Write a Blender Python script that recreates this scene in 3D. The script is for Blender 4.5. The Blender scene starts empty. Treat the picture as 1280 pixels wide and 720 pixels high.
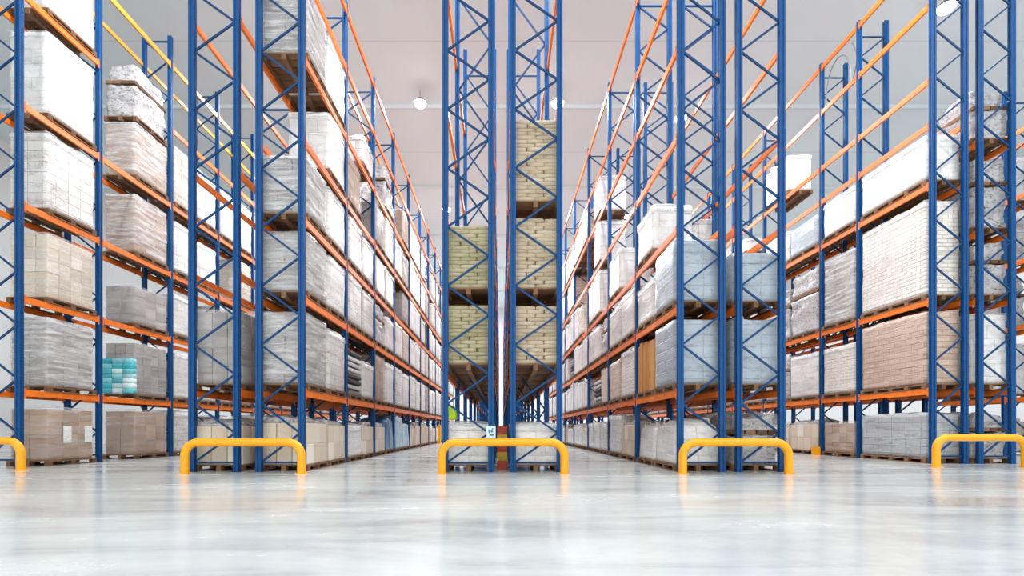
import bpy, math, random
from mathutils import Vector, noise
random.seed(7)
SC = bpy.context.scene
COL = SC.collection
PI = math.pi

# ------------------------------------------------------------------ materials
def new_mat(name):
    m = bpy.data.materials.new(name); m.use_nodes = True
    nt = m.node_tree
    for n in list(nt.nodes): nt.nodes.remove(n)
    out = nt.nodes.new('ShaderNodeOutputMaterial')
    b = nt.nodes.new('ShaderNodeBsdfPrincipled')
    nt.links.new(b.outputs[0], out.inputs[0])
    return m, nt, b, out

def N(nt, t, **kw):
    n = nt.nodes.new(t)
    for k, v in kw.items(): setattr(n, k, v)
    return n

def ramp(nt, fac, stops):
    r = N(nt, 'ShaderNodeValToRGB')
    el = r.color_ramp.elements
    while len(el) < len(stops): el.new(0.5)
    for e, (p, c) in zip(el, stops):
        e.position = p; e.color = (c[0], c[1], c[2], 1)
    nt.links.new(fac, r.inputs[0])
    return r.outputs[0]

def coords(nt, scale=(1, 1, 1), rnd=True):
    tc = N(nt, 'ShaderNodeTexCoord'); mp = N(nt, 'ShaderNodeMapping')
    mp.inputs['Scale'].default_value = scale
    src = tc.outputs['Object']
    if rnd:
        oi = N(nt, 'ShaderNodeObjectInfo'); mu = N(nt, 'ShaderNodeMath', operation='MULTIPLY'); mu.inputs[1].default_value = 37.0
        nt.links.new(oi.outputs['Random'], mu.inputs[0])
        ad = N(nt, 'ShaderNodeVectorMath', operation='ADD')
        nt.links.new(src, ad.inputs[0]); nt.links.new(mu.outputs[0], ad.inputs[1])
        src = ad.outputs[0]
    nt.links.new(src, mp.inputs[0])
    return mp.outputs[0]

def noise_tex(nt, vec, scale, detail=4, rough=.6, dist=0):
    n = N(nt, 'ShaderNodeTexNoise'); n.inputs['Scale'].default_value = scale
    n.inputs['Detail'].default_value = detail; n.inputs['Roughness'].default_value = rough
    n.inputs['Distortion'].default_value = dist
    nt.links.new(vec, n.inputs['Vector'])
    return n.outputs[0]

def bump(nt, b, h, strength, dist=.02):
    bm = N(nt, 'ShaderNodeBump'); bm.inputs['Strength'].default_value = strength; bm.inputs['Distance'].default_value = dist
    nt.links.new(h, bm.inputs['Height']); nt.links.new(bm.outputs[0], b.inputs['Normal'])

def painted(name, c, rough=.4, var=.15, metal=0.0, dots=False):
    m, nt, b, out = new_mat(name)
    v = coords(nt, (1, 1, 1))
    n = noise_tex(nt, v, 6, 5, .7)
    lo = tuple(x * (1 - var) for x in c); hi = tuple(min(1, x * (1 + var)) for x in c)
    colr = ramp(nt, n, [(.3, lo), (.7, hi)])
    if dots:
        tc = N(nt, 'ShaderNodeTexCoord'); sp = N(nt, 'ShaderNodeSeparateXYZ'); nt.links.new(tc.outputs['Object'], sp.inputs[0])
        def M(op, a, bb=None):
            q = N(nt, 'ShaderNodeMath', operation=op)
            for i, x in enumerate((a, bb)):
                if x is None: continue
                if isinstance(x, (int, float)): q.inputs[i].default_value = x
                else: nt.links.new(x, q.inputs[i])
            return q.outputs[0]
        z = M('ABSOLUTE', M('SUBTRACT', M('FRACT', M('MULTIPLY', sp.outputs[2], 1 / .075)), .5))
        zz = M('LESS_THAN', z, .22)
        y = M('LESS_THAN', M('ABSOLUTE', M('SUBTRACT', M('ABSOLUTE', sp.outputs[1]), .03)), .008)
        x = M('LESS_THAN', M('ABSOLUTE', sp.outputs[0]), .012)
        hole = M('MULTIPLY', zz, M('MAXIMUM', y, M('MULTIPLY', x, 0.0)))
        mx = N(nt, 'ShaderNodeMix', data_type='RGBA')
        nt.links.new(hole, mx.inputs[0]); nt.links.new(colr, mx.inputs[6]); mx.inputs[7].default_value = (.004, .006, .012, 1)
        colr = mx.outputs[2]
    nt.links.new(colr, b.inputs['Base Color'])
    b.inputs['Roughness'].default_value = rough; b.inputs['Metallic'].default_value = metal
    if 'blue' in name: b.inputs['Specular IOR Level'].default_value = .25
    return m

def wrap_mat(name, c, c2, rough=.28, st=.6, streak=4.0, speck=0.4, seams=None):
    """opaque stretch wrap: the colour of the wrapped goods under bands of film"""
    m, nt, b, out = new_mat(name)
    v1 = coords(nt, (.8, .8, streak)); v2 = coords(nt, (1, 1, 1.6))
    n1 = noise_tex(nt, v1, 1.6, 5, .65, .3); n2 = noise_tex(nt, v2, 9, 6, .75, .6)
    mixn = N(nt, 'ShaderNodeMix', data_type='FLOAT'); mixn.inputs[0].default_value = speck
    nt.links.new(n1, mixn.inputs[2]); nt.links.new(n2, mixn.inputs[3])
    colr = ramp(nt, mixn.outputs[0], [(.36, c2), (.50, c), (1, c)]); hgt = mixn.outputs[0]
    if seams:
        tc = N(nt, 'ShaderNodeTexCoord'); sp = N(nt, 'ShaderNodeSeparateXYZ'); nt.links.new(tc.outputs['Object'], sp.inputs[0])
        ad = N(nt, 'ShaderNodeMath', operation='ADD'); nt.links.new(sp.outputs[0], ad.inputs[0]); nt.links.new(sp.outputs[1], ad.inputs[1])
        cb = N(nt, 'ShaderNodeCombineXYZ'); nt.links.new(ad.outputs[0], cb.inputs[0]); nt.links.new(sp.outputs[2], cb.inputs[1])
        br = N(nt, 'ShaderNodeTexBrick'); br.inputs['Scale'].default_value = 1; br.inputs['Brick Width'].default_value = seams[0]; br.inputs['Row Height'].default_value = seams[1]
        br.inputs['Mortar Size'].default_value = .012; br.inputs['Mortar Smooth'].default_value = .6; br.offset = seams[2]
        br.inputs['Color1'].default_value = (1, 1, 1, 1); br.inputs['Color2'].default_value = (.90, .89, .88, 1); br.inputs['Mortar'].default_value = (*(seams[3:] or (.66, .62, .59)), 1)
        nt.links.new(cb.outputs[0], br.inputs['Vector'])
        mm = N(nt, 'ShaderNodeMix', data_type='RGBA', blend_type='MULTIPLY'); mm.inputs[0].default_value = 1
        nt.links.new(colr, mm.inputs[6]); nt.links.new(br.outputs['Color'], mm.inputs[7]); colr = mm.outputs[2]
        hm = N(nt, 'ShaderNodeMath', operation='MULTIPLY_ADD'); hm.inputs[1].default_value = -.5
        nt.links.new(br.outputs['Fac'], hm.inputs[0]); nt.links.new(hgt, hm.inputs[2]); hgt = hm.outputs[0]
    nt.links.new(colr, b.inputs['Base Color'])
    b.inputs['Roughness'].default_value = rough
    b.inputs['Coat Weight'].default_value = .5; b.inputs['Coat Roughness'].default_value = .2
    bump(nt, b, hgt, st, .06)
    return m

def film_mat(name='stretch_film', lo=.06, hi=.66):
    m, nt, b, out = new_mat(name)
    v1 = coords(nt, (.7, .7, 6)); v2 = coords(nt, (1, 1, 1.3))
    n1 = noise_tex(nt, v1, 1.8, 5, .65, .4); n2 = noise_tex(nt, v2, 8, 6, .75, .8)
    ml = N(nt, 'ShaderNodeMix', data_type='FLOAT'); ml.inputs[0].default_value = .2
    nt.links.new(n1, ml.inputs[2]); nt.links.new(n2, ml.inputs[3])
    b.inputs['Base Color'].default_value = (.86, .86, .87, 1)
    b.inputs['Roughness'].default_value = .22
    bump(nt, b, ml.outputs[0], .7, .06)
    tr = N(nt, 'ShaderNodeBsdfTransparent'); ms = N(nt, 'ShaderNodeMixShader')
    mr = N(nt, 'ShaderNodeMapRange'); mr.inputs[1].default_value = .36; mr.inputs[2].default_value = .64
    mr.inputs[3].default_value = lo; mr.inputs[4].default_value = hi
    nt.links.new(ml.outputs[0], mr.inputs[0])
    nt.links.new(mr.outputs[0], ms.inputs[0]); nt.links.new(tr.outputs[0], ms.inputs[1]); nt.links.new(b.outputs[0], ms.inputs[2])
    nt.links.new(ms.outputs[0], out.inputs[0])
    return m

def island_mat(name, cols, rough=.75, grain=.12, st=.25, scale=20):
    m, nt, b, out = new_mat(name)
    g = N(nt, 'ShaderNodeNewGeometry')
    stops = [((i + .5) / len(cols), c) for i, c in enumerate(cols)]
    base = ramp(nt, g.outputs['Random Per Island'], stops)
    n = noise_tex(nt, coords(nt, (1, 1, 2.5)), scale, 5, .7)
    hv = N(nt, 'ShaderNodeHueSaturation')
    mr = N(nt, 'ShaderNodeMapRange'); mr.inputs[3].default_value = 1 - grain * 2; mr.inputs[4].default_value = 1 + grain * 2
    nt.links.new(n, mr.inputs[0]); nt.links.new(mr.outputs[0], hv.inputs['Value']); nt.links.new(base, hv.inputs['Color'])
    nt.links.new(hv.outputs[0], b.inputs['Base Color']); b.inputs['Roughness'].default_value = rough
    bump(nt, b, n, st, .02)
    return m

def emit_mat(name, c, s):
    m, nt, b, out = new_mat(name)
    b.inputs['Base Color'].default_value = (1, 1, 1, 1)
    b.inputs['Emission Color'].default_value = (*c, 1); b.inputs['Emission Strength'].default_value = s
    return m

M = {}
M['blue'] = painted('blue_powder_coat', (.0025, .064, .215), .5, .15, dots=True)
M['brace'] = painted('blue_brace_paint', (.0025, .048, .15), .55, .2)
M['orange'] = painted('orange_beam_paint', (.86, .185, .014), .4, .18)
M['amber'] = painted('amber_beam_paint', (.80, .40, .05), .42, .2)
M['yellow'] = painted('yellow_guard_paint', (.93, .40, .004), .35, .06)
M['steel'] = painted('grey_steel', (.30, .31, .33), .4, .2, .6)
M['film'] = film_mat()
M['clearfilm'] = film_mat('clear_film', .02, .34)
M['white'] = wrap_mat('white_stretch_wrap', (.83, .82, .815), (.62, .59, .57), seams=(.42, .34, .5, .88, .865, .85))
M['pale'] = wrap_mat('pale_stretch_wrap', (.79, .77, .755), (.46, .42, .39), speck=.55, seams=(.36, .26, 0))
M['ivory'] = wrap_mat('ivory_stretch_wrap', (.84, .80, .75), (.60, .53, .46), speck=.3, streak=9, seams=(.3, .11, .5))
M['tanwrap'] = wrap_mat('tan_carton_stretch_wrap', (.62, .46, .37), (.42, .30, .23), streak=9, speck=.3, seams=(.4, .16, .5))
M['greywrap'] = wrap_mat('grey_stretch_wrap', (.44, .46, .48), (.24, .25, .26), streak=5, seams=(.5, .22, 0))
M['bluegrey'] = wrap_mat('blue_grey_stretch_wrap', (.40, .47, .54), (.20, .25, .31), streak=5, speck=.45, seams=(.6, .24, 0, .84, .84, .85))
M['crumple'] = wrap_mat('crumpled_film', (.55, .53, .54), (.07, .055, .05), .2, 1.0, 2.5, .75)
M['paleblue'] = wrap_mat('pale_blue_sheeting', (.42, .60, .74), (.20, .36, .52), streak=2)
M['bluecover'] = wrap_mat('blue_sheeting', (.05, .17, .36), (.02, .07, .17), streak=2)
M['teal'] = island_mat('turquoise_sacks', [(.05, .52, .60), (.35, .80, .84), (.02, .40, .50), (.72, .90, .92)], .4, .2, .6, 14)
M['sack'] = island_mat('beige_sacks', [(.42, .37, .22), (.47, .42, .27), (.38, .33, .19), (.51, .46, .31)], .8, .12, .5, 12)
M['sacktan'] = island_mat('sand_sacks', [(.52, .42, .29), (.57, .47, .34), (.47, .37, .25), (.62, .52, .40)], .8, .12, .5, 12)
M['carton'] = island_mat('brown_carton', [(.36, .23, .15), (.42, .28, .19), (.32, .20, .13), (.46, .31, .22)])
M['cartondark'] = island_mat('dark_carton', [(.24, .17, .14), (.30, .21, .17), (.20, .15, .12)])
M['cartonpale'] = island_mat('pale_carton', [(.64, .54, .43), (.72, .63, .51), (.55, .45, .35), (.78, .71, .62)])
M['cartongrey'] = island_mat('grey_printed_carton', [(.30, .27, .255), (.36, .33, .31), (.25, .22, .215), (.41, .38, .36)])
M['wood'] = island_mat('pallet_wood', [(.17, .085, .04), (.21, .11, .055), (.26, .145, .075), (.13, .065, .03)], .85, .2, .4, 30)
M['tray'] = island_mat('black_trays', [(.02, .02, .025), (.03, .03, .035), (.62, .62, .62)], .5)
M['board'] = island_mat('orange_brown_board', [(.56, .25, .08), (.64, .31, .11), (.50, .21, .06)], .6, .12)
M['paper'] = painted('white_paper_label', (.85, .85, .84), .6, .04)
M['lime'] = wrap_mat('lime_green_fabric', (.50, .78, .02), (.32, .55, .01), .6, .6, 2)
M['print'] = painted('yellow_printed_card', (.66, .44, .05), .6, .3)
M['printred'] = painted('red_printed_card', (.50, .07, .04), .6, .3)
M['signblue'] = island_mat('pale_blue_sign', [(.55, .76, .88), (.60, .80, .90)], .5, .05)
M['lampglass'] = emit_mat('lamp_diffuser', (1, .99, .97), 25)
M['cable'] = painted('grey_cable', (.16, .16, .17), .5, .1)

def floor_mat():
    m, nt, b, out = new_mat('polished_concrete')
    v = coords(nt, (1, 1, 1), False); v2 = coords(nt, (.5, 2.2, 1), False)
    n1 = noise_tex(nt, v2, .55, 7, .62, .8); n2 = noise_tex(nt, v, 3.5, 6, .7, .3); n3 = noise_tex(nt, v, .12, 3, .5)
    a = N(nt, 'ShaderNodeMix', data_type='FLOAT'); a.inputs[0].default_value = .2
    nt.links.new(n1, a.inputs[2]); nt.links.new(n2, a.inputs[3])
    a2 = N(nt, 'ShaderNodeMix', data_type='FLOAT'); a2.inputs[0].default_value = .25
    nt.links.new(a.outputs[0], a2.inputs[2]); nt.links.new(n3, a2.inputs[3])
    nt.links.new(ramp(nt, a2.outputs[0], [(.34, (.37, .385, .38)), (.45, (.52, .545, .54)), (.6, (.61, .64, .635)), (.75, (.56, .58, .565))]), b.inputs['Base Color'])
    mr = N(nt, 'ShaderNodeMapRange'); mr.inputs[1].default_value = .35; mr.inputs[2].default_value = .65
    mr.inputs[3].default_value = .13; mr.inputs[4].default_value = .30
    nt.links.new(a.outputs[0], mr.inputs[0]); nt.links.new(mr.outputs[0], b.inputs['Roughness'])
    b.inputs['IOR'].default_value = 1.5
    b.inputs['Coat Weight'].default_value = .35; b.inputs['Coat Roughness'].default_value = .16
    bump(nt, b, a.outputs[0], .12, .01)
    return m
M['floor'] = floor_mat()

def panel_mat(name, c, w, axis):
    m, nt, b, out = new_mat(name)
    tc = N(nt, 'ShaderNodeTexCoord'); sp = N(nt, 'ShaderNodeSeparateXYZ'); nt.links.new(tc.outputs['Object'], sp.inputs[0])
    mu = N(nt, 'ShaderNodeMath', operation='MULTIPLY'); mu.inputs[1].default_value = 1 / w
    nt.links.new(sp.outputs[axis], mu.inputs[0])
    fr = N(nt, 'ShaderNodeMath', operation='FRACT'); nt.links.new(mu.outputs[0], fr.inputs[0])
    n = noise_tex(nt, tc.outputs['Object'], .3, 3, .5)
    base = ramp(nt, n, [(.3, tuple(x * .97 for x in c)), (.7, c)])
    ln = N(nt, 'ShaderNodeMath', operation='LESS_THAN'); ln.inputs[1].default_value = .02
    nt.links.new(fr.outputs[0], ln.inputs[0])
    mx = N(nt, 'ShaderNodeMix', data_type='RGBA'); nt.links.new(ln.outputs[0], mx.inputs[0]); nt.links.new(base, mx.inputs[6])
    mx.inputs[7].default_value = (*(x * .86 for x in c), 1)
    nt.links.new(mx.outputs[2], b.inputs['Base Color']); b.inputs['Roughness'].default_value = .5
    return m
M['ceiling'] = panel_mat('ceiling_panels', (.74, .82, .86), 4.0, 1)
M['wall'] = panel_mat('wall_panels', (.80, .80, .80), 1.15, 0)
M['wallside'] = panel_mat('wall_panels_side', (.80, .80, .80), 1.15, 1)

# ------------------------------------------------------------------ mesh builder
class MB:
    def __init__(s): s.v = []; s.f = []; s.mi = []; s.sm = []
    def add(s, vs, fs, mi=0, smooth=False):
        o = len(s.v); s.v += [tuple(p) for p in vs]
        for f in fs: s.f.append(tuple(i + o for i in f)); s.mi.append(mi); s.sm.append(smooth)
    def box(s, x0, x1, y0, y1, z0, z1, mi=0):
        s.add([(x0, y0, z0), (x1, y0, z0), (x1, y1, z0), (x0, y1, z0), (x0, y0, z1), (x1, y0, z1), (x1, y1, z1), (x0, y1, z1)],
              [(0, 3, 2, 1), (4, 5, 6, 7), (0, 1, 5, 4), (1, 2, 6, 5), (2, 3, 7, 6), (3, 0, 4, 7)], mi)
    def cbox(s, x0, x1, y0, y1, z0, z1, c, mi=0):
        """box with chamfered vertical and top edges"""
        def ring(i, z): return [(x0 + i + c, y0 + i, z), (x1 - i - c, y0 + i, z), (x1 - i, y0 + i + c, z), (x1 - i, y1 - i - c, z), (x1 - i - c, y1 - i, z), (x0 + i + c, y1 - i, z), (x0 + i, y1 - i - c, z), (x0 + i, y0 + i + c, z)]
        vs = ring(c * .6, z0) + ring(0, z0 + c) + ring(0, z1 - c) + ring(c * .6, z1)
        fs = [tuple(range(7, -1, -1)), tuple(range(24, 32))]
        for k in range(3):
            for i in range(8): fs.append((k * 8 + i, k * 8 + (i + 1) % 8, k * 8 + 8 + (i + 1) % 8, k * 8 + 8 + i))
        s.add(vs, fs, mi)
    def bar(s, p, q, w, t, up=(0, 1, 0), mi=0):
        p, q = Vector(p), Vector(q); d = (q - p).normalized(); u = Vector(up); a = d.cross(u).normalized() * w / 2; b = u * t / 2
        vs = [p - a - b, p + a - b, p + a + b, p - a + b, q - a - b, q + a - b, q + a + b, q - a + b]
        s.add(vs, [(0, 3, 2, 1), (4, 5, 6, 7), (0, 1, 5, 4), (1, 2, 6, 5), (2, 3, 7, 6), (3, 0, 4, 7)], mi)
    def tube(s, pts, r, n=12, mi=0, cap=True):
        pts = [Vector(p) for p in pts]; vs = []; fs = []
        ref = None
        for i, p in enumerate(pts):
            d = (pts[min(i + 1, len(pts) - 1)] - pts[max(i - 1, 0)]).normalized()
            if ref is None: ref = Vector((0, 1, 0)) if abs(d.y) < .9 else Vector((1, 0, 0))
            a = d.cross(ref).normalized(); b = d.cross(a).normalized(); ref = a.cross(d).normalized() if a.length else ref
            for k in range(n):
                t = 2 * PI * k / n; vs.append(p + a * (r * math.cos(t)) + b * (r * math.sin(t)))
        for i in range(len(pts) - 1):
            for k in range(n): fs.append((i * n + k, i * n + (k + 1) % n, (i + 1) * n + (k + 1) % n, (i + 1) * n + k))
        s.add(vs, fs, mi, True)
        if cap: s.add(vs[:n], [tuple(range(n - 1, -1, -1))], mi); s.add(vs[-n:], [tuple(range(n))], mi)
    def prof(s, pts, z0, z1, mi=0):
        n = len(pts)
        s.add([(x, y, z0) for x, y in pts] + [(x, y, z1) for x, y in pts],
              [tuple(range(n - 1, -1, -1)), tuple(range(n, 2 * n))] + [(i, (i + 1) % n, n + (i + 1) % n, n + i) for i in range(n)], mi)
    def lathe(s, prof, n=24, mi=0, z=0, smooth=True):
        vs = []; fs = []
        for r, h in prof:
            for k in range(n): vs.append((r * math.cos(2 * PI * k / n), r * math.sin(2 * PI * k / n), h + z))
        for i in range(len(prof) - 1):
            for k in range(n): fs.append((i * n + k, i * n + (k + 1) % n, (i + 1) * n + (k + 1) % n, (i + 1) * n + k))
        s.add(vs, fs, mi, smooth)
    def shell(s, dx, dy, z0, z1, seed, amp=.02, dome=0.0, nx=10, nz=12, band=7.0, mi=0, rag=0.0, smooth=True, taper=0.0):
        """closed wrapped shape: crumpled sides, rounded corners, domed and creased top, centred on the origin"""
        per = []
        r = .05
        def side(a, b, n):
            for i in range(n): per.append((a[0] + (b[0] - a[0]) * i / n, a[1] + (b[1] - a[1]) * i / n))
        X, Y = dx / 2, dy / 2
        cs = [(-X + r, -Y), (X - r, -Y), (X, -Y + r), (X, Y - r), (X - r, Y), (-X + r, Y), (-X, Y - r), (-X, -Y + r)]
        for i in range(8):
            side(cs[i], cs[(i + 1) % 8], nx if i % 2 == 0 else 2)
        n = len(per); vs = []; H = z1 - z0
        for k in range(nz + 1):
            t = k / nz
            for (x, y) in per:
                zz = z0 + H * t
                w = noise.noise(Vector((x * 1.6 + seed * 3.1, y * 1.6 + seed, zz * band * .35))) * 1.0 + noise.noise(Vector((x * 5 + seed, y * 5, zz * band))) * .7
                o = amp * w * (1 if 0 < k else .3)
                L = math.hypot(x / X, y / Y) or 1
                nx_, ny_ = x / X, y / Y
                m_ = max(abs(nx_), abs(ny_)); nxn = nx_ if abs(nx_) > .9 * m_ else 0; nyn = ny_ if abs(ny_) > .9 * m_ else 0
                tp = 1 - taper * t * t
                zt = zz + (rag * noise.noise(Vector((x * 2.2 + seed, y * 2.2, seed))) * t if rag else 0)
                vs.append(((x + nxn * o) * tp, (y + nyn * o) * tp, zt))
        fs = []
        for k in range(nz):
            for i in range(n): fs.append((k * n + i, k * n + (i + 1) % n, (k + 1) * n + (i + 1) % n, (k + 1) * n + i))
        # top: inset rings up to a centre point
        base = nz * n
        prev = base
        for j, f in enumerate((.9, .6, .3)):
            st = len(vs)
            for i in range(n):
                x, y, z = vs[base + i]
                h = dome * (1 - f * f) + amp * .9 * noise.noise(Vector((x * 3 * f + seed, y * 3 * f, j + seed)))
                vs.append((x * f, y * f, z + h + .01))
            for i in range(n): fs.append((prev + i, prev + (i + 1) % n, st + (i + 1) % n, st + i))
            prev = st
        c = len(vs); vs.append((0, 0, z1 + dome + .01))
        for i in range(n): fs.append((prev + i, prev + (i + 1) % n, c))
        fs.append(tuple(range(n - 1, -1, -1)))
        s.add(vs, fs, mi, smooth)
    def sack(s, cx, cy, z0, lx, ly, h, mi=0, rot=0.0):
        """a plump filled sack lying flat"""
        vs = []; fs = []; n = 10
        ca, sa = math.cos(rot), math.sin(rot)
        for j, (f, zt) in enumerate(((.93, 0), (.99, .25), (1.0, .55), (.985, .84), (.90, .98))):
            for k in range(n):
                a = 2 * PI * (k + .5) / n
                c_, s_ = math.cos(a), math.sin(a)
                e = .2
                x = math.copysign(abs(c_) ** e, c_) * lx / 2 * f; y = math.copysign(abs(s_) ** e, s_) * ly / 2 * f
                vs.append((cx + x * ca - y * sa, cy + x * sa + y * ca, z0 + zt * h))
        for j in range(4):
            for k in range(n): fs.append((j * n + k, j * n + (k + 1) % n, (j + 1) * n + (k + 1) % n, (j + 1) * n + k))
        fs.append(tuple(range(n - 1, -1, -1))); fs.append(tuple(range(4 * n, 5 * n)))
        s.add(vs, fs, mi, True)
    def mesh(s, name, mats):
        me = bpy.data.meshes.new(name); me.from_pydata(s.v, [], s.f)
        for m in (mats if isinstance(mats, (list, tuple)) else [mats]): me.materials.append(m)
        me.polygons.foreach_set('material_index', s.mi); me.polygons.foreach_set('use_smooth', s.sm)
        me.update(); return me
    def build(s, name, mats, parent=None, loc=(0, 0, 0)):
        return link(name, s.mesh(name, mats), parent, loc)

def link(name, me, parent=None, loc=(0, 0, 0), rot=None):
    o = bpy.data.objects.new(name, me); COL.objects.link(o); o.parent = parent; o.location = loc
    if rot: o.rotation_euler = rot
    return o

def tag(o, label=None, cat=None, group=None, kind=None):
    for k, v in (('label', label), ('category', cat), ('group', group), ('kind', kind)):
        if v: o[k] = v
    return o

def thing(name, loc, label, cat, group=None):
    return tag(link(name, None, None, loc), label, cat, group)

# ------------------------------------------------------------------ camera: 0.91 m above the floor, looking up the aisles
H = .91; F = 620.0
cam = bpy.data.cameras.new('camera'); co = bpy.data.objects.new('camera', cam); COL.objects.link(co)
co.location = (0, 0, H); co.rotation_euler = (PI / 2, 0, 0)
cam.sensor_width = 36; cam.lens = F / 1280 * 36; cam.shift_x = 14 / 1280; cam.shift_y = 177 / 1280; cam.clip_end = 300
SC.camera = co

# ------------------------------------------------------------------ the hall
XL, XR, YB, YF, ZC = -27.0, 30.0, 64.0, -16.0, 16.6
def slab(name, x0, x1, y0, y1, z0, z1, m):
    b = MB(); b.box(x0, x1, y0, y1, z0, z1); o = b.build(name, m); o['kind'] = 'structure'; return o
slab('floor', XL, XR, YF, YB, -.3, 0, M['floor'])
slab('ceiling', XL, XR, YF, YB, ZC, ZC + .3, M['ceiling'])
slab('wall_back', XL - .3, XR + .3, YB, YB + .3, 0, ZC + .3, M['wall'])
slab('wall_left', XL - .3, XL, YF, YB, 0, ZC + .3, M['wallside'])
slab('wall_right', XR, XR + .3, YF, YB, 0, ZC + .3, M['wallside'])
# ceiling purlins across the hall
for k, y in enumerate(range(8, 64, 8)):
    slab('trim_%d' % (k + 1), XL, XR, y - .07, y + .07, ZC - .16, ZC, M['ceiling'])

# ------------------------------------------------------------------ racking
PW, PD = .122, .11
_post = {}
def post_mesh(h):
    k = round(h, 2)
    if k not in _post:
        b = MB(); x, y = PW / 2, PD / 2
        b.prof([(-x, -y), (-.02, -y), (-.014, -y + .014), (.014, -y + .014), (.02, -y), (x, -y), (x, -.016), (x - .02, -.010), (x - .02, .010), (x, .016),
                (x, y), (.02, y), (.014, y - .014), (-.014, y - .014), (-.02, y), (-x, y), (-x, .016), (-x + .02, .010), (-x + .02, -.010), (-x, -.016)], .008, h)
        b.box(-x - .015, x + .015, -y - .02, y + .02, 0, .008)
        _post[k] = b.mesh('post', M['blue'])
    return _post[k]
def brace_segments(w, h, step=.62):
    """horizontal strut low down and at the top, zigzag diagonals between"""
    seg = [((-w / 2, .2), (w / 2, .2))]
    z = .21; s = -1
    while z + step < h - .1:
        seg.append(((s * w / 2, z), (-s * w / 2, z + step))); s = -s; z += step + .012
    seg.append(((-w / 2, z + .01), (w / 2, z + .01)))
    return seg
_lat = {}
_beam = {}
def beam_mesh(L, m):
    k = (round(L, 2), m)
    if k not in _beam:
        b = MB(); h = .15; l = L / 2 - PD / 2 - .004
        # stepped box section lying along Y, top face at z=0; the step faces the inside of the rack (+x)
        pr = [(-.028, -h), (.028, -h), (.028, -.028), (.004, -.028), (.004, 0), (-.028, 0)]
        vs = [(x, -l, z) for x, z in pr] + [(x, l, z) for x, z in pr]; n = 6
        b.add(vs, [tuple(range(n)), tuple(range(2 * n - 1, n - 1, -1))] + [(i, n + i, n + (i + 1) % n, (i + 1) % n) for i in range(n)])
        for e in (-1, 1):
            y0, y1 = sorted((e * l, e * (l - .045)))
            b.box(-.036, -.027, y0, y1, -.21, .035)
            for zz in (-.18, -.13, -.05, 0): b.box(-.044, -.036, y0 + .01, y1 - .01, zz - .012, zz + .012)
        _beam[k] = b.mesh('beam', M[m])
    return _beam[k]

def rack(key, xf, xb, ys, h, levels, label, top=None, skip=(), front_y=None, amber_from=99, near_frames=1, tall=99, low=0, coarse=.62, single=99):
    """one run of racking: xf the face on the aisle side, xb the back face"""
    root = thing('pallet_rack', ((xf + xb) / 2, ys[0], 0), label, 'rack', 'blue and orange pallet racks')
    xc = (xf + xb) / 2; s = 1 if xb > xf else -1        # s: direction from face to back
    w = abs(xb - xf) - PW
    h_all = h
    for i, y in enumerate(ys):
        h = h_all if i < tall else low
        fr = link('upright_frame', None, root, (0, y - ys[0], 0))
        for sx in (-1, 1):
            link('post', post_mesh(h), fr, (sx * w / 2, 0, 0))
        wi = w - PW + .03
        segs = brace_segments(wi, h, coarse if i >= near_frames else .62)
        if i < near_frames:
            for (a, c) in segs:
                b = MB(); ax, az = a; cx, cz = c
                b.bar((ax, 0, az), (cx, 0, cz), .042, .03); b.build('brace', M['brace'], fr)
        else:
            k = (round(wi, 2), h, coarse)
            if k not in _lat:
                b = MB()
                for (a, c) in segs: b.bar((a[0], 0, a[1]), (c[0], 0, c[1]), .042, .03)
                _lat[k] = b.mesh('bracing', M['brace'])
            link('bracing', _lat[k], fr)
    todo = []
    for i in range(len(ys) - 1):
        L = ys[i + 1] - ys[i]; ym = (ys[i] + ys[i + 1]) / 2
        for j, z in enumerate(levels):
            if (i, j + 1) in skip or (i + 1 >= tall and z > low - .1): continue
            m = 'amber' if j + 1 >= amber_from else 'orange'
            for face in ((0, 1) if j + 1 < single else (0,)): todo.append((i + .35 * face + .02 * j, i, j, L, ym, z, m, face))
    todo.sort()
    rest = MB()
    for n, (_, i, j, L, ym, z, m, face) in enumerate(todo):
        off = (-s if face == 0 else s) * (w / 2 + PW / 2 - .034)
        rot = 0 if off < 0 else PI
        me = beam_mesh(L, m)
        if n < 96: link('beam', me, root, (off, ym - ys[0], z), (0, 0, rot))
        else:
            q = -1 if rot else 1
            rest.add([(v.co.x * q + off, v.co.y * q + ym - ys[0], v.co.z + z) for v in me.vertices], [tuple(p.vertices) for p in me.polygons])
    if rest.v: tag(rest.build('beam', M['orange'], root), kind='stuff')
    return root

def ladder(first, step, end):
    out = list(first)
    while out[-1] + step < end: out.append(out[-1] + step)
    return out
YA = ladder([10.68, 13.64, 16.64, 19.73, 23.0, 26.2], 3.0, 45)
YCR = ladder([10.65, 13.6, 16.6], 3.0, 45)
YD = ladder([10.68, 14.0, 17.6, 21.7, 25.9], 3.6, 46)
YE = ladder([13.2, 15.9, 17.75, 21.6], 2.9, 42)
YBB = ladder([11.6, 13.9, 16.9, 19.7], 2.8, 42)
R = {}
R['B'] = dict(xf=-11.2, xb=-12.2, ys=YBB, h=14.3, lv=[1.85, 4.05, 6.25, 8.6, 11.2, 13.4], nm="left-edge rack")
R['AL'] = dict(xf=-6.70, xb=-5.62, ys=YA, h=12.7, lv=[1.77, 4.3, 6.5, 9.8, 11.9], nm="left-of-centre rack's outer half")
R['AR'] = dict(xf=-4.22, xb=-5.26, ys=YA, h=12.7, lv=[1.77, 3.79, 5.5, 7.2, 9.0, 10.9, 12.5], nm="left-of-centre rack's inner half")
R['CL'] = dict(xf=-1.25, xb=-.15, ys=YCR, h=13.6, lv=[2.2, 3.85, 5.75, 8.2, 10.9], nm="centre rack's left-side half")
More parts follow.
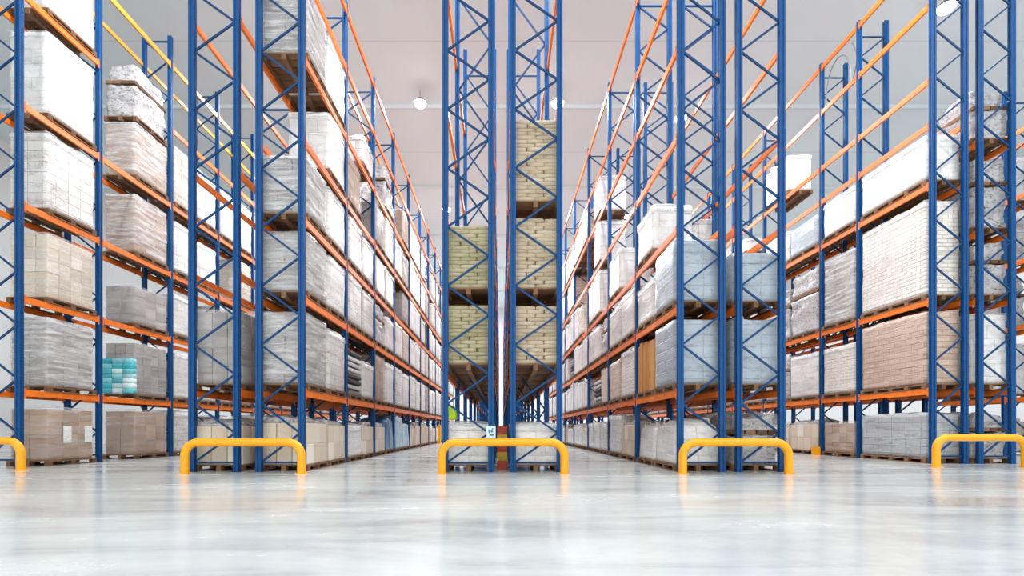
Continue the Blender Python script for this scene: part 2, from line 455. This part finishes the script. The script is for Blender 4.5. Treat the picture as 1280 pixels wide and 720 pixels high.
R['CR'] = dict(xf=1.32, xb=.20, ys=YCR, h=13.6, lv=[2.2, 3.85, 5.75, 8.2, 10.9], nm="centre rack's right-side half")
R['DL'] = dict(xf=3.80, xb=4.82, ys=YD, h=13.2, lv=[1.77, 3.58, 5.3, 7.3, 9.2, 10.9, 13.0], nm="right-of-centre rack's inner half")
R['DR'] = dict(xf=6.10, xb=5.06, ys=YD, h=13.2, lv=[1.77, 3.58, 5.3, 7.3, 9.2, 10.9], nm="right-of-centre rack's outer half")
R['EL'] = dict(xf=11.43, xb=12.40, ys=YE, h=14.0, lv=[2.0, 4.4, 7.5, 9.1, 10.3, 12.3, 13.9], nm="right-edge rack's inner half")
R['ER'] = dict(xf=13.66, xb=12.68, ys=YE, h=14.0, lv=[2.0, 4.4, 6.2, 8.6, 10.3, 12.3], nm="right-edge rack's outer half")
R['F'] = dict(xf=17.4, xb=18.4, ys=[14.3, 17.2, 20.1], h=12.6, lv=[2.0, 4.4, 6.6, 8.8, 11.0], nm="rack beyond the outermost aisle")
RL = {'F': 'blue rack half hidden beyond the outermost aisle at the right-edge', 'B': 'blue rack with amber top beams at the left-edge of the hall, brown cartons below',
      'AL': 'blue rack with sparse shelves, outer half of the left-of-centre double rack',
      'AR': 'blue rack packed with white pallets, inner half of the left-of-centre double rack',
      'CL': 'blue rack of the central pair with squat beige sack pallets, left-side half',
      'CR': 'blue rack of the central pair with the taller beige sack pallets, right-side half',
      'DL': 'blue rack with bare upper beams, inner half of the right-of-centre double rack',
      'DR': 'blue rack with blue-grey wrapped pallets in front, outer half of the right-of-centre double rack',
      'EL': 'blue rack holding wide brown and white loads, inner half of the right-edge double rack',
      'ER': 'blue rack holding crumpled film loads, outer half of the right-edge double rack'}
for k, r in R.items():
    rack(k, r['xf'], r['xb'], r['ys'], r['h'], r['lv'], RL[k], skip=((1, 5),) if k == 'B' else (), amber_from=6 if k == 'B' else 99,
         **{'CL': dict(tall=3, low=8.4, coarse=1.24, single=5), 'CR': dict(tall=3, low=8.4, coarse=1.24, single=5), 'ER': dict(tall=1, low=9.4, single=5), 'DL': dict(single=4), 'DR': dict(single=4), 'EL': dict(single=5), 'AL': dict(tall=1, low=10.2)}.get(k, {}))

# ------------------------------------------------------------------ hoop guards
def hoop(x0, x1, y, h, label):
    r = .085; rad = .28
    t = thing('hoop_guard', ((x0 + x1) / 2, y, 0), label, 'barrier', 'yellow rack-end hoop guards')
    a = (x1 - x0) / 2 - r
    pts = [(-a, 0, .012), (-a, 0, (h - r - rad) * .5)]
    for k in range(9):
        q = PI - PI / 2 * k / 8; pts.append((-a + rad + rad * math.cos(q), 0, h - r - rad + rad * math.sin(q)))
    for k in range(9):
        q = PI / 2 - PI / 2 * k / 8; pts.append((a - rad + rad * math.cos(q), 0, h - r - rad + rad * math.sin(q)))
    pts += [(a, 0, (h - r - rad) * .5), (a, 0, .012)]
    b = MB(); b.tube(pts, r, 20); b.build('hoop_tube', M['yellow'], t)
    for s in (-1, 1):
        b = MB(); b.box(s * a - .1, s * a + .1, -.1, .1, 0, .012)
        for bx in (-.08, .08):
            for by in (-.08, .08): b.add([(s * a + bx + .012 * math.cos(k * PI / 3), by + .012 * math.sin(k * PI / 3), z) for z in (.012, .024) for k in range(6)],
                                         [tuple(range(6, 12))] + [(k, (k + 1) % 6, 6 + (k + 1) % 6, 6 + k) for k in range(6)])
        b.build('base_plate', M['yellow'], t)
hoop(-13.1, -10.62, 11.06, .74, 'yellow hoop guard cut off by the left-edge of the picture')
hoop(-6.62, -4.04, 10.26, .73, 'yellow hoop guard before the left-of-centre double rack')
hoop(-1.30, 1.40, 10.26, .73, 'yellow hoop guard before the central rack of beige sacks')
hoop(3.68, 6.04, 10.26, .73, 'yellow hoop guard before the right-of-centre double rack')
hoop(10.45, 12.78, 12.0, .80, 'yellow hoop guard before the right-edge double rack')

# ------------------------------------------------------------------ pallet loads
_pal = {}
def pallet_mesh(dx, dy):
    k = (round(dx, 1), round(dy, 1))
    if k not in _pal:
        b = MB(); X, Y = dx / 2, dy / 2
        n = max(5, int(dy / .19))
        for i in range(n):
            y0 = -Y + i * dy / n + .012; b.box(-X, X, y0, y0 + dy / n - .024, .122, .144)
        for x in (-X + .05, 0, X - .05):
            b.box(x - .05, x + .05, -Y, Y, .100, .1215)
            b.box(x - .05, x + .05, -Y, Y, 0, .021)
            m = 3 if dy < 1.8 else 5
            for j in range(m):
                yy = -Y + .07 + (dy - .14) * j / (m - 1); b.box(x - .05, x + .05, yy - .07, yy + .07, .0215, .0995)
        _pal[k] = b.mesh('pallet', M['wood'])
    return _pal[k]

def carton_mesh(dx, dy, z0, z1, cw, ch, mat, seed, gap=.012, jit=.012):
    rs = random.Random(seed); b = MB()
    nx = max(2, round(dx / cw)); ny = max(2, round(dy / cw)); nz = max(1, round((z1 - z0) / ch))
    ax, ay, az = dx / nx, dy / ny, (z1 - z0) / nz
    for k in range(nz):
        for i in range(nx):
            for j in range(ny):
                if 0 < i < nx - 1 and 0 < j < ny - 1 and k < nz - 1: continue
                jx, jy = rs.uniform(-jit, jit) * .5, rs.uniform(-jit, jit) * .5
                x0 = -dx / 2 + i * ax + gap / 2 + jx; y0 = -dy / 2 + j * ay + gap / 2 + jy
                b.cbox(x0, x0 + ax - gap, y0, y0 + ay - gap, z0 + k * az + .001, z0 + (k + 1) * az - .003, .008)
    return b.mesh('carton_stack', M[mat])

def sack_mesh(dx, dy, z0, z1, mat, seed, lh=.085):
    rs = random.Random(seed); b = MB(); nz = max(2, round((z1 - z0) / lh)); lh = (z1 - z0) / nz
    for k in range(nz):
        nx, ny = (2, 3) if k % 2 == 0 else (3, 2)
        for i in range(nx):
            for j in range(ny):
                x = -dx / 2 + (i + .5) * dx / nx; y = -dy / 2 + (j + .5) * dy / ny
                b.sack(x + rs.uniform(-.015, .015), y + rs.uniform(-.015, .015), z0 + k * lh, dx / nx * 1.03, dy / ny * 1.03, lh * 1.1, 0, rs.uniform(-.03, .03))
    return b.mesh('sack_stack', M[mat])

PZ = .146
LOOK = {'white': 'white wrapped pallet load', 'pale': 'off-white wrapped pallet load', 'ivory': 'ivory wrapped pallet load', 'tan': 'tan carton pallet load',
        'grey': 'grey wrapped pallet load', 'bluegrey': 'blue-grey wrapped pallet load', 'film': 'film-wrapped carton load', 'filmgrey': 'film-wrapped grey carton load',
        'brown': 'brown carton pallet load', 'palebox': 'pale carton stack', 'sack': 'beige sack pallet', 'sacktan': 'sand-coloured sack pallet', 'crumple': 'crumpled film load',
        'tray': 'black tray stack', 'board': 'upright orange-brown boards', 'blue': 'blue sheeted pallet load', 'paleblue': 'pale blue sheeted load', 'teal': 'film-wrapped load with turquoise sacks',
        'bag': 'white bulk bag', 'labelled': 'brown carton load with white paper labels'}
NAME = {'sack': 'sack_pallet', 'sacktan': 'sack_pallet', 'tray': 'tray_stack', 'board': 'board_stack', 'bag': 'bulk_bag', 'brown': 'carton_pallet', 'palebox': 'carton_pallet',
        'labelled': 'carton_pallet', 'blue': 'sheeted_pallet', 'paleblue': 'sheeted_pallet', 'crumple': 'wrapped_pallet', 'teal': 'carton_pallet'}
cnt = [0]
def load(kind, x, y, z, dx, dy, hh, label, group, face=1):
    """hh: height of the goods with their pallet; face: +1 when the aisle lies towards +x, else -1"""
    cnt[0] += 1; sd = cnt[0] * 1.37; rs = random.Random(cnt[0])
    t = thing(NAME.get(kind, 'wrapped_pallet'), (x, y, z + .002), label, 'pallet load', group)
    link('pallet', pallet_mesh(dx, dy), t)
    z0, z1 = PZ, hh
    w, l = dx - .05, dy - .05
    def part(nm, me): return link(nm, me, t)
    if kind in ('white', 'pale', 'ivory', 'tan', 'grey', 'bluegrey'):
        b = MB(); mat = {'tan': 'tanwrap', 'grey': 'greywrap'}.get(kind, kind)
        b.shell(w, l, z0, z1, sd, .013, .03, band=6, nx=9 if l < 1.9 else 14, nz=max(8, int((z1 - z0) * 9)), rag=.03)
        part('wrapped_goods', b.mesh('wrapped_goods', M[mat]))
        if kind in ('white', 'pale', 'ivory') :
            b = MB(); b.shell(w + .04, l + .04, z1 - .14, z1 + .03, sd + 5, .018, .05, nz=4, rag=.04); part('top_sheet', b.mesh('top_sheet', M['film']))
    elif kind in ('film', 'filmgrey', 'brown', 'teal', 'labelled'):
        mat = {'film': 'cartonpale' if rs.random() < .25 else 'carton', 'filmgrey': 'cartongrey', 'brown': 'carton', 'teal': 'cartongrey', 'labelled': 'carton'}[kind]
        part('carton_stack', carton_mesh(w - .06, l - .06, z0, z1 - .03, rs.choice((.36, .44, .5)), rs.choice((.26, .32, .4)), mat, cnt[0]))
        if kind == 'teal':
            b = MB(); q = -l / 2 + .1
            for k in range(7):
                for i in range(3): b.sack(-w / 2 + (i + .5) * w / 3, -l / 2 - .02, z0 + .02 + k * .15, w / 3, .2, .16)
            part('turquoise_sacks', b.mesh('turquoise_sacks', M['teal']))
        if kind == 'labelled':
            for q in (-.18, .28):
                b = MB(); xx = face * (w / 2 - .012)
                b.box(min(xx, xx + face * .004), max(xx, xx + face * .004), q * l, q * l + .24, z0 + .42, z0 + .86); part('paper_label', b.mesh('paper_label', M['paper']))
        b = MB(); b.shell(w, l, z0 + (.02 if kind != 'teal' else .0), z1, sd, .012, .03, nz=max(8, int((z1 - z0) * 9)), rag=.03)
        part('stretch_film', b.mesh('stretch_film', M['clearfilm' if kind in ('brown', 'labelled', 'teal') or rs.random() < .3 else 'film']))
    elif kind == 'palebox':
        part('carton_stack', carton_mesh(w, l, z0, z1, .40, .5, 'cartonpale', cnt[0]))
        b = MB(); b.shell(w * .9, l * .9, z1 - .01, z1 + .09, sd, .04, .05, nz=4, rag=.1); part('top_sheet', b.mesh('top_sheet', M['crumple']))
    elif kind in ('sack', 'sacktan'):
        part('sack_stack', sack_mesh(w, l, z0, z1, kind, cnt[0]))
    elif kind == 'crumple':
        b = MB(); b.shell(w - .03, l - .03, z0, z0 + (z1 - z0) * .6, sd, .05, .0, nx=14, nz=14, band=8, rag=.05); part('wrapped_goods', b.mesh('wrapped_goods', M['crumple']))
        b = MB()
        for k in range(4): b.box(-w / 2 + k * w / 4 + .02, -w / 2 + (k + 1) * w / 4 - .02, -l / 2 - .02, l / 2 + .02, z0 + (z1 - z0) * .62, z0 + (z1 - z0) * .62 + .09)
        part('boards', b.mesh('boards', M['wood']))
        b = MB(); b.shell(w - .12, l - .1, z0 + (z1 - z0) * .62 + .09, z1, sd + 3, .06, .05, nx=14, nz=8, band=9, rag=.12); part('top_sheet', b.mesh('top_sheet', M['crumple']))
    elif kind == 'tray':
        b = MB(); n = int((z1 - z0) / .16)
        for k in range(n): b.cbox(-w / 2, w / 2, -l / 2, l / 2, z0 + k * .16, z0 + k * .16 + .10, .02); b.box(-w / 2 + .06, w / 2 - .06, -l / 2 + .06, l / 2 - .06, z0 + k * .16 + .101, z0 + k * .16 + .159)
        part('trays', b.mesh('trays', M['tray']))
    elif kind == 'board':
        b = MB(); n = 7
        for k in range(n):
            q = -l / 2 + k * l / n; lean = .02 * k
            b.box(-w / 2 + rs.uniform(0, .05), w / 2 - rs.uniform(0, .03), q + .01, q + l / n - .012, z0, z1 - rs.uniform(0, .12))
        part('boards', b.mesh('boards', M['board']))
    elif kind in ('blue', 'paleblue'):
        b = MB(); b.shell(w, l, z0, z1 - .1, sd, .035, .12, nx=12, nz=14, band=2, rag=.08, taper=.06); part('sheeting', b.mesh('sheeting', M['bluecover' if kind == 'blue' else 'paleblue']))
    elif kind == 'bag':
        b = MB(); b.shell(w * .96, l * .94, z0, z1 - .18, sd, .03, .2, nx=12, nz=12, band=2, taper=.08); part('bag', b.mesh('bag', M['white']))
        b = MB()
        for sx in (-1, 1):
            for sy in (-1, 1):
                x, y = sx * w * .36, sy * l * .36
                b.tube([(x, y, z1 - .22), (x - sx * .03, y - sy * .03, z1 + .0), (x - sx * .12, y - sy * .12, z1 + .02), (x - sx * .14, y - sy * .14, z1 - .12)], .018, 6)
        part('lifting_loops', b.mesh('lifting_loops', M['ivory']))
    return t

ORD = ['first', 'second', 'third', 'fourth', 'fifth', 'sixth', 'seventh', 'eighth', 'ninth', 'tenth', 'eleventh', 'twelfth']
LEV = ['floor', 'first beam', 'second beam', 'third beam', 'fourth beam', 'fifth beam', 'sixth beam', 'seventh beam']
SLOT = {1: [''], 2: [' near half,', ' far half,'], 3: [' near third,', ' middle third,', ' far third,']}
FAR = MB(); FARM = ['white', 'pale', 'ivory', 'tanwrap', 'greywrap']
def fill(key, slots, table, default, last_single, last):
    """table[(bay, level, slot)] = (kind, height) or None; default(bay, level, slot, room) otherwise"""
    r = R[key]; ys = r['ys']; xc = (r['xf'] + r['xb']) / 2; face = 1 if r['xf'] > r['xb'] else -1
    dx = abs(r['xf'] - r['xb']) + .02
    lv = [0] + r['lv']
    for i in range(min(last, len(ys) - 1)):
        n = slots(i)
        y0, y1 = ys[i] + .10, ys[i + 1] - .10
        for j in range(len(lv)):
            room = (lv[j + 1] - lv[j] - .24) if j + 1 < len(lv) else 1.6
            for k in range(n):
                e = table.get((i, j, k), 'd')
                if e == 'd': e = default(i, j, k, room)
                if e is None: continue
                kind, hh = e[0], min(e[1], room)
                a = y0 + (y1 - y0) * k / n + .04; b = y0 + (y1 - y0) * (k + 1) / n - .04
                if len(e) > 2: a, b = e[2], e[3]
                if i >= last_single:
                    m = {'tan': 'tanwrap', 'grey': 'greywrap'}.get(kind, kind)
                    mi = FARM.index(m) if m in FARM else 1
                    v0 = len(FAR.v)
                    FAR.box(xc - dx / 2 + .02, xc + dx / 2 - .02, a, b, lv[j] + .002, lv[j] + .10, 5)
                    t = MB(); t.shell(dx - .06, b - a - .05, .15, hh, i * 7 + j * 3 + k, .012, .03, nx=4, nz=5)
                    FAR.add([(v[0] + xc, v[1] + (a + b) / 2, v[2] + lv[j]) for v in t.v], t.f, mi, True)
                    FAR.box(xc - dx / 2 + .05, xc + dx / 2 - .05, a + .05, b - .05, lv[j] + .10, lv[j] + .15, 5)
                    continue
                lab = '%s on %s, %s bay back,%s %s' % (LOOK[kind], LEV[j], ORD[i], SLOT[n][k], r['nm'])
                load(kind, xc, (a + b) / 2, lv[j], dx, b - a, hh, lab, LOOK[kind].split(' with ')[0].rstrip('s') + 's', face)

def mix(rs, opts):
    t = rs.random() * sum(w for _, w in opts)
    for k, w in opts:
        t -= w
        if t <= 0: return k
    return opts[-1][0]

rA = random.Random(11)
def dflt_A(i, j, k, room):
    if j >= 6: return None
    if j == 5 and rA.random() < .25: return None
    if j == 0: return (mix(rA, [('palebox', 5), ('ivory', 3), ('white', 2)]), rA.uniform(.95, 1.15))
    if rA.random() < .05: return None
    return (mix(rA, [('white', 8), ('pale', 5), ('ivory', 1.5), ('film', 1.8), ('filmgrey', 1.6), ('tan', .8), ('crumple', .8)]), room * rA.uniform(.86, 1.0))
tA = {(0, 0, 0): ('palebox', 1.05), (0, 0, 1): ('palebox', 1.02), (1, 0, 0): ('white', 1.0), (1, 0, 1): ('palebox', 1.0), (2, 0, 0): ('palebox', 1.0), (2, 0, 1): ('blue', 1.35),
      (3, 0, 0): ('paleblue', 1.5), (3, 0, 1): ('paleblue', 1.2), (0, 1, 0): ('filmgrey', 1.7), (0, 1, 1): ('pale', 1.6), (1, 1, 0): ('tray', 1.5), (1, 1, 1): ('white', 1.2),
      (2, 1, 0): ('film', 1.7), (2, 1, 1): ('white', 1.6), (0, 2, 0): ('filmgrey', 1.45), (0, 2, 1): ('white', 1.4), (0, 3, 0): ('filmgrey', 1.4), (0, 3, 1): ('white', 1.35),
      (0, 4, 0): None, (0, 4, 1): ('white', 1.5), (0, 5, 0): ('filmgrey', 1.65), (0, 5, 1): ('white', 1.55), (1, 5, 0): None, (1, 5, 1): ('pale', .9), (2, 5, 0): None}
fill('AR', lambda i: 2, tA, dflt_A, 6, 11)

rD = random.Random(5)
def dflt_D(i, j, k, room):
    if i < 2 and j >= 4: return None
    if j >= 6: return None
    if j >= 4 and rD.random() < (.55 if i == 2 else .35): return None
    if j == 0: return (mix(rD, [('palebox', 4), ('ivory', 3), ('white', 3)]), rD.uniform(.9, 1.15))
    if rD.random() < .06: return None
    return (mix(rD, [('white', 7), ('pale', 5), ('ivory', 2), ('tan', 1.6), ('film', 1.8), ('filmgrey', 1.5), ('crumple', .8), ('tray', .4)]), room * rD.uniform(.82, 1.0))
tD = {(0, 0, 0): ('bag', 1.15), (0, 0, 1): ('bag', 1.1), (0, 1, 0): ('bluegrey', 1.55), (0, 1, 1): ('board', 1.5), (0, 2, 0): ('bluegrey', 1.5), (0, 2, 1): ('white', 1.1), (0, 3, 0): None, (0, 3, 1): ('white', 1.2),
      (1, 0, 0): ('palebox', 1.05), (1, 0, 1): ('pale', 1.35), (1, 1, 0): ('ivory', 1.5), (1, 1, 1): ('tan', 1.4), (1, 2, 0): ('white', 1.4), (1, 2, 1): ('pale', 1.3), (1, 3, 0): None, (1, 3, 1): ('white', 1.4),
      (2, 1, 0): ('film', 1.4), (2, 1, 1): ('tray', 1.2)}
fill('DL', lambda i: 2 if i < 2 else 3, tD, dflt_D, 5, 10)

rB = random.Random(23)
def dflt_B(i, j, k, room):
    if j >= 5: return None
    if rB.random() < .1: return None
    return (mix(rB, [('white', 6), ('film', 3), ('pale', 3)]), room * rB.uniform(.75, .95))
tB = {}
for j, kk, hh in ((0, 'labelled', 1.45), (1, 'filmgrey', 1.85), (2, 'film', 1.75), (3, 'pale', 2.0), (4, 'white', 2.15), (5, 'white', 1.9)):
    tB[(0, j, 0)] = (kk, hh, 12.25, 13.72)
for j, kk, hh in ((0, 'brown', 1.5), (1, 'teal', 1.75), (2, 'filmgrey', 1.3), (3, 'film', 1.9), (4, 'film', 1.75)):
    tB[(1, j, 0)] = (kk, hh, 15.2, 16.72)
tB[(1, 5, 0)] = None
fill('B', lambda i: 1 if i < 2 else 2, tB, dflt_B, 6, 9)

rE = random.Random(31)
def dflt_E(i, j, k, room):
    if j >= 4 and rE.random() < .6: return None
    if j >= 6: return None
    return (mix(rE, [('white', 6), ('pale', 4), ('film', 2), ('crumple', 1)]), min(2.2, room * rE.uniform(.7, .95)))
tE = {(0, 0, 0): ('grey', 1.35), (0, 1, 0): ('tan', 2.1), (0, 2, 0): ('ivory', 2.65), (0, 3, 0): ('white', 1.32), (0, 4, 0): None, (0, 5, 0): None, (0, 6, 0): None,
      (1, 0, 0): ('brown', 1.15), (1, 1, 0): ('ivory', 1.7), (1, 2, 0): ('filmgrey', 2.4), (1, 3, 0): ('white', 1.3), (1, 4, 0): None, (1, 5, 0): None, (1, 6, 0): None,
      (2, 0, 0): ('palebox', 1.1), (2, 0, 1): ('palebox', 1.0), (2, 1, 0): ('white', 1.7), (2, 1, 1): ('crumple', 1.9), (2, 2, 0): ('crumple', 2.4), (2, 2, 1): ('crumple', 2.1),
      (2, 3, 0): ('bluegrey', 1.2), (2, 3, 1): ('white', 1.3), (2, 4, 0): None, (2, 4, 1): None, (2, 5, 1): ('white', 1.5), (2, 5, 0): None}
fill('EL', lambda i: 1 if i < 2 else 2, tE, dflt_E, 7, 9)

def only(i, j, k, room): return None
fill('ER', lambda i: 2, {(0, 0, 0): ('crumple', 1.3), (0, 1, 0): ('white', 2.0), (0, 2, 0): ('crumple', 1.5), (0, 3, 0): ('crumple', 2.0), (0, 4, 0): ('crumple', 1.4), (0, 0, 1): ('palebox', 1.2), (0, 1, 1): ('pale', 2.0),
                         (0, 2, 1): ('white', 1.5), (0, 3, 1): ('crumple', 1.8), (1, 1, 0): ('white', 1.9), (1, 2, 0): ('pale', 1.4), (1, 3, 0): ('white', 2.0), (1, 3, 1): ('white', 1.8)}, only, 3, 3)
fill('F', lambda i: 1, {(1, j, 0): (kk, hh) for j, (kk, hh) in enumerate((('palebox', 1.2), ('white', 1.9), ('crumple', 1.8), ('filmgrey', 1.7), ('white', 1.6)))}, only, 2, 2)
fill('DR', lambda i: 2, {(0, 0, 0): ('crumple', 1.2), (0, 1, 0): ('bluegrey', 1.55), (0, 2, 0): ('bluegrey', 1.2), (0, 0, 1): ('palebox', 1.2), (0, 1, 1): ('bluegrey', 1.5),
                         (1, 1, 0): ('white', 1.5), (1, 2, 0): ('white', 1.4), (1, 3, 0): ('pale', 1.6), (1, 0, 0): ('palebox', 1.1)}, only, 3, 3)
fill('AL', lambda i: 2, {(0, 0, 0): ('palebox', 1.0), (0, 1, 0): ('filmgrey', 1.75), (0, 0, 1): ('white', 1.2), (0, 1, 1): ('pale', 2.0), (1, 1, 0): ('white', 2.0), (1, 0, 0): ('palebox', 1.2), (1, 2, 0): ('white', 1.9), (1, 2, 1): ('white', 1.8),
                         (2, 2, 0): ('pale', 1.9), (2, 3, 0): ('white', 1.9), (2, 3, 1): ('white', 1.8), (2, 1, 0): ('pale', 1.9), (3, 3, 0): ('white', 1.7)}, only, 4, 4)
tC = {(0, 0, 0): ('white', 1.02), (0, 1, 0): ('sack', 1.45), (0, 2, 0): ('sack', 1.5), (0, 1, 1): ('sack', 1.4), (0, 2, 1): ('sack', 1.45)}
tC2 = {(0, 0, 0): ('white', 1.0), (0, 1, 0): ('sacktan', 1.40), (0, 2, 0): ('sacktan', 1.66), (0, 3, 0): ('sacktan', 1.9), (0, 1, 1): ('sacktan', 1.4), (0, 2, 1): ('sacktan', 1.6)}
for i in range(1, 5):
    for k in (0, 1): tC[(i, 1, k)] = ('sack', 1.42); tC2[(i, 1, k)] = ('sacktan', 1.42)
fill('CL', lambda i: 2, tC, only, 5, 5)
fill('CR', lambda i: 2, tC2, only, 5, 5)
if FAR.v:
    tag(FAR.build('pallet_loads', [M[m] for m in FARM] + [M['wood']]), 'distant wrapped pallets filling the far ends of the rack rows', 'pallet loads', kind='stuff')

# the crumpled bundle with boards lying on the topmost carton load of the left-edge rack's second bay
load('crumple', -11.7, 15.96, 8.6 + 1.75 + .06, 1.0, 1.45, 1.75, "crumpled film bundle with brown boards topping the carton load, left-edge rack", 'crumpled film loads', 1)

# ------------------------------------------------------------------ small things
# column protectors at post feet
def protector(x, y, label, h=.45):
    t = thing('post_protector', (x, y, 0), label, 'post protector')
    b = MB(); a, d, k = .085, .075, .02
    b.prof([(-a - k, d), (-a - k, -d - k), (a + k, -d - k), (a + k, d), (a, d), (a, -d), (-a, -d), (-a, d)], .006, h)
    b.build('shield', M['yellow'], t)
    b = MB(); b.box(-a - .05, -a - k - .001, -.03, .06, 0, .006); b.box(a + k + .001, a + .05, -.03, .06, 0, .006); b.box(-a - k, a + k, -d - k - .05, -d - k, 0, .006); b.build('foot_plate', M['yellow'], t)
protector(R['EL']['xf'] - .16, YE[2], "low yellow protector on a post foot of the right-edge rack's third frame", .30)
protector(R['AR']['xf'] + .22, YA[7], "yellow post guard far down the aisle by the central rack", 1.2)

# goods tucked between the central pair of racks, and a sign on their post
t = thing('printed_carton_stack', (.03, 11.35, 0), 'narrow stack of red and yellow printed cartons between the central racks', 'cartons')
for k in range(5):
    b = MB(); b.cbox(-.115, .115, -.15, .15, k * .2 + .001, k * .2 + .198, .006); b.build('printed_carton', M['print' if k % 2 else 'printred'], t)
t = thing('post_sign', (R['CL']['xb'] - PW / 2, YCR[0] - PD / 2 - .002, .86), 'pale blue sign plate on the inner front post of the central rack', 'sign')
b = MB(); b.box(-.10, .10, -.006, 0, -.13, .13); b.build('plate', M['signblue'], t)
b = MB()
for (x0, x1, z0, z1) in ((-.05, -.01, -.03, .05), (.0, .045, -.01, .03), (-.03, .06, -.08, -.05), (.02, .05, .05, .08)): b.box(x0, x1, -.009, -.0065, z0, z1)
b.build('dark_mark', M['bluecover'], t)
t = thing('folded_vest', (-1.10, 10.98, 1.13), 'lime green folded cloth on the white load behind the central blue post', 'cloth')
b = MB(); b.shell(.24, .28, 0, .26, 4.2, .02, .03, nx=6, nz=6, band=3, taper=.2); b.build('cloth', M['lime'], t)
# stiff cable loops arching above the top beams of the right-edge rack
t = thing('cable_loop', (R['EL']['xf'] + .05, 16.9, 12.31), 'grey cable loop arching above the bare beams of the right-edge rack', 'cable')
b = MB(); b.tube([(0, -.62 + .02 * k if False else -.6 * math.cos(PI * k / 16), 1.25 * math.sin(PI * k / 16) ** .7) for k in range(17)], .022, 8); b.build('long_loop', M['cable'], t)
b = MB(); b.tube([(.06, -.6 - .22 * math.sin(PI * k / 12), 1.3 * k / 12) for k in range(13)], .02, 8); b.build('short_tail', M['cable'], t)

# highbay lamps
def lamp(x, y, z, label):
    t = thing('pendant_lamp', (x, y, z), label, 'lamp', 'round high bay lamps')
    b = MB(); b.lathe([(.0, .22), (.09, .22), (.11, .12), (.24, .07), (.30, .0), (.29, -.02), (.27, .0)], 28); b.build('housing', M['steel'], t)
    b = MB(); b.lathe([(.28, -.01), (.27, -.07), (.21, -.14), (.11, -.18), (.0, -.19)], 28); b.build('diffuser', M['lampglass'], t)
    b = MB(); b.tube([(0, 0, .22), (0, 0, ZC - z)], .012, 8); b.build('rod', M['steel'], t)
    L = bpy.data.lights.new('lamp_light', 'AREA'); L.shape = 'DISK'; L.size = .6; L.energy = LAMP_W * (.36 if y < 6 else 1.0); L.color = (.94, .975, 1)
    o = bpy.data.objects.new('lamp_light', L); COL.objects.link(o); o.parent = t; o.location = (0, 0, -.22)
LAMP_W = 640
ROWS = {'the aisle beside the left-edge rack': (-8.9, 22.9), 'the aisle beside the central rack with white loads': (-3.73, 22.9), 'the aisle beside the beam-bare rack': (2.62, 22.9),
        'the aisle beside the wide brown loads': (8.7, 13.0), 'the outermost aisle beyond the crumpled loads': (15.9, 17.7)}
for nm, (x, y0) in ROWS.items():
    for k, dy in enumerate((-22, -11, 0, 11, 22, 33)):
        if not (-14 < y0 + dy < 62): continue
        lamp(x, y0 + dy, 16.0, 'round bright ceiling lamp over %s, %s along' % (nm, ORD[k]))

# ------------------------------------------------------------------ light
w = bpy.data.worlds.new('front_fill'); SC.world = w; w.use_nodes = True
bg = w.node_tree.nodes['Background']; bg.inputs[0].default_value = (1.0, .985, .95, 1); bg.inputs[1].default_value = 1.9  # even world light added as frontal fill, entering through the open hall front
SC.view_settings.view_transform = 'Standard'; SC.view_settings.look = 'None'; SC.view_settings.gamma = 1.0
SC.view_settings.use_curve_mapping = False; SC.view_settings.exposure = 0.18
SC.cycles.max_bounces = 8; SC.cycles.diffuse_bounces = 5; SC.cycles.transparent_max_bounces = 12
print('LOADS', cnt[0])
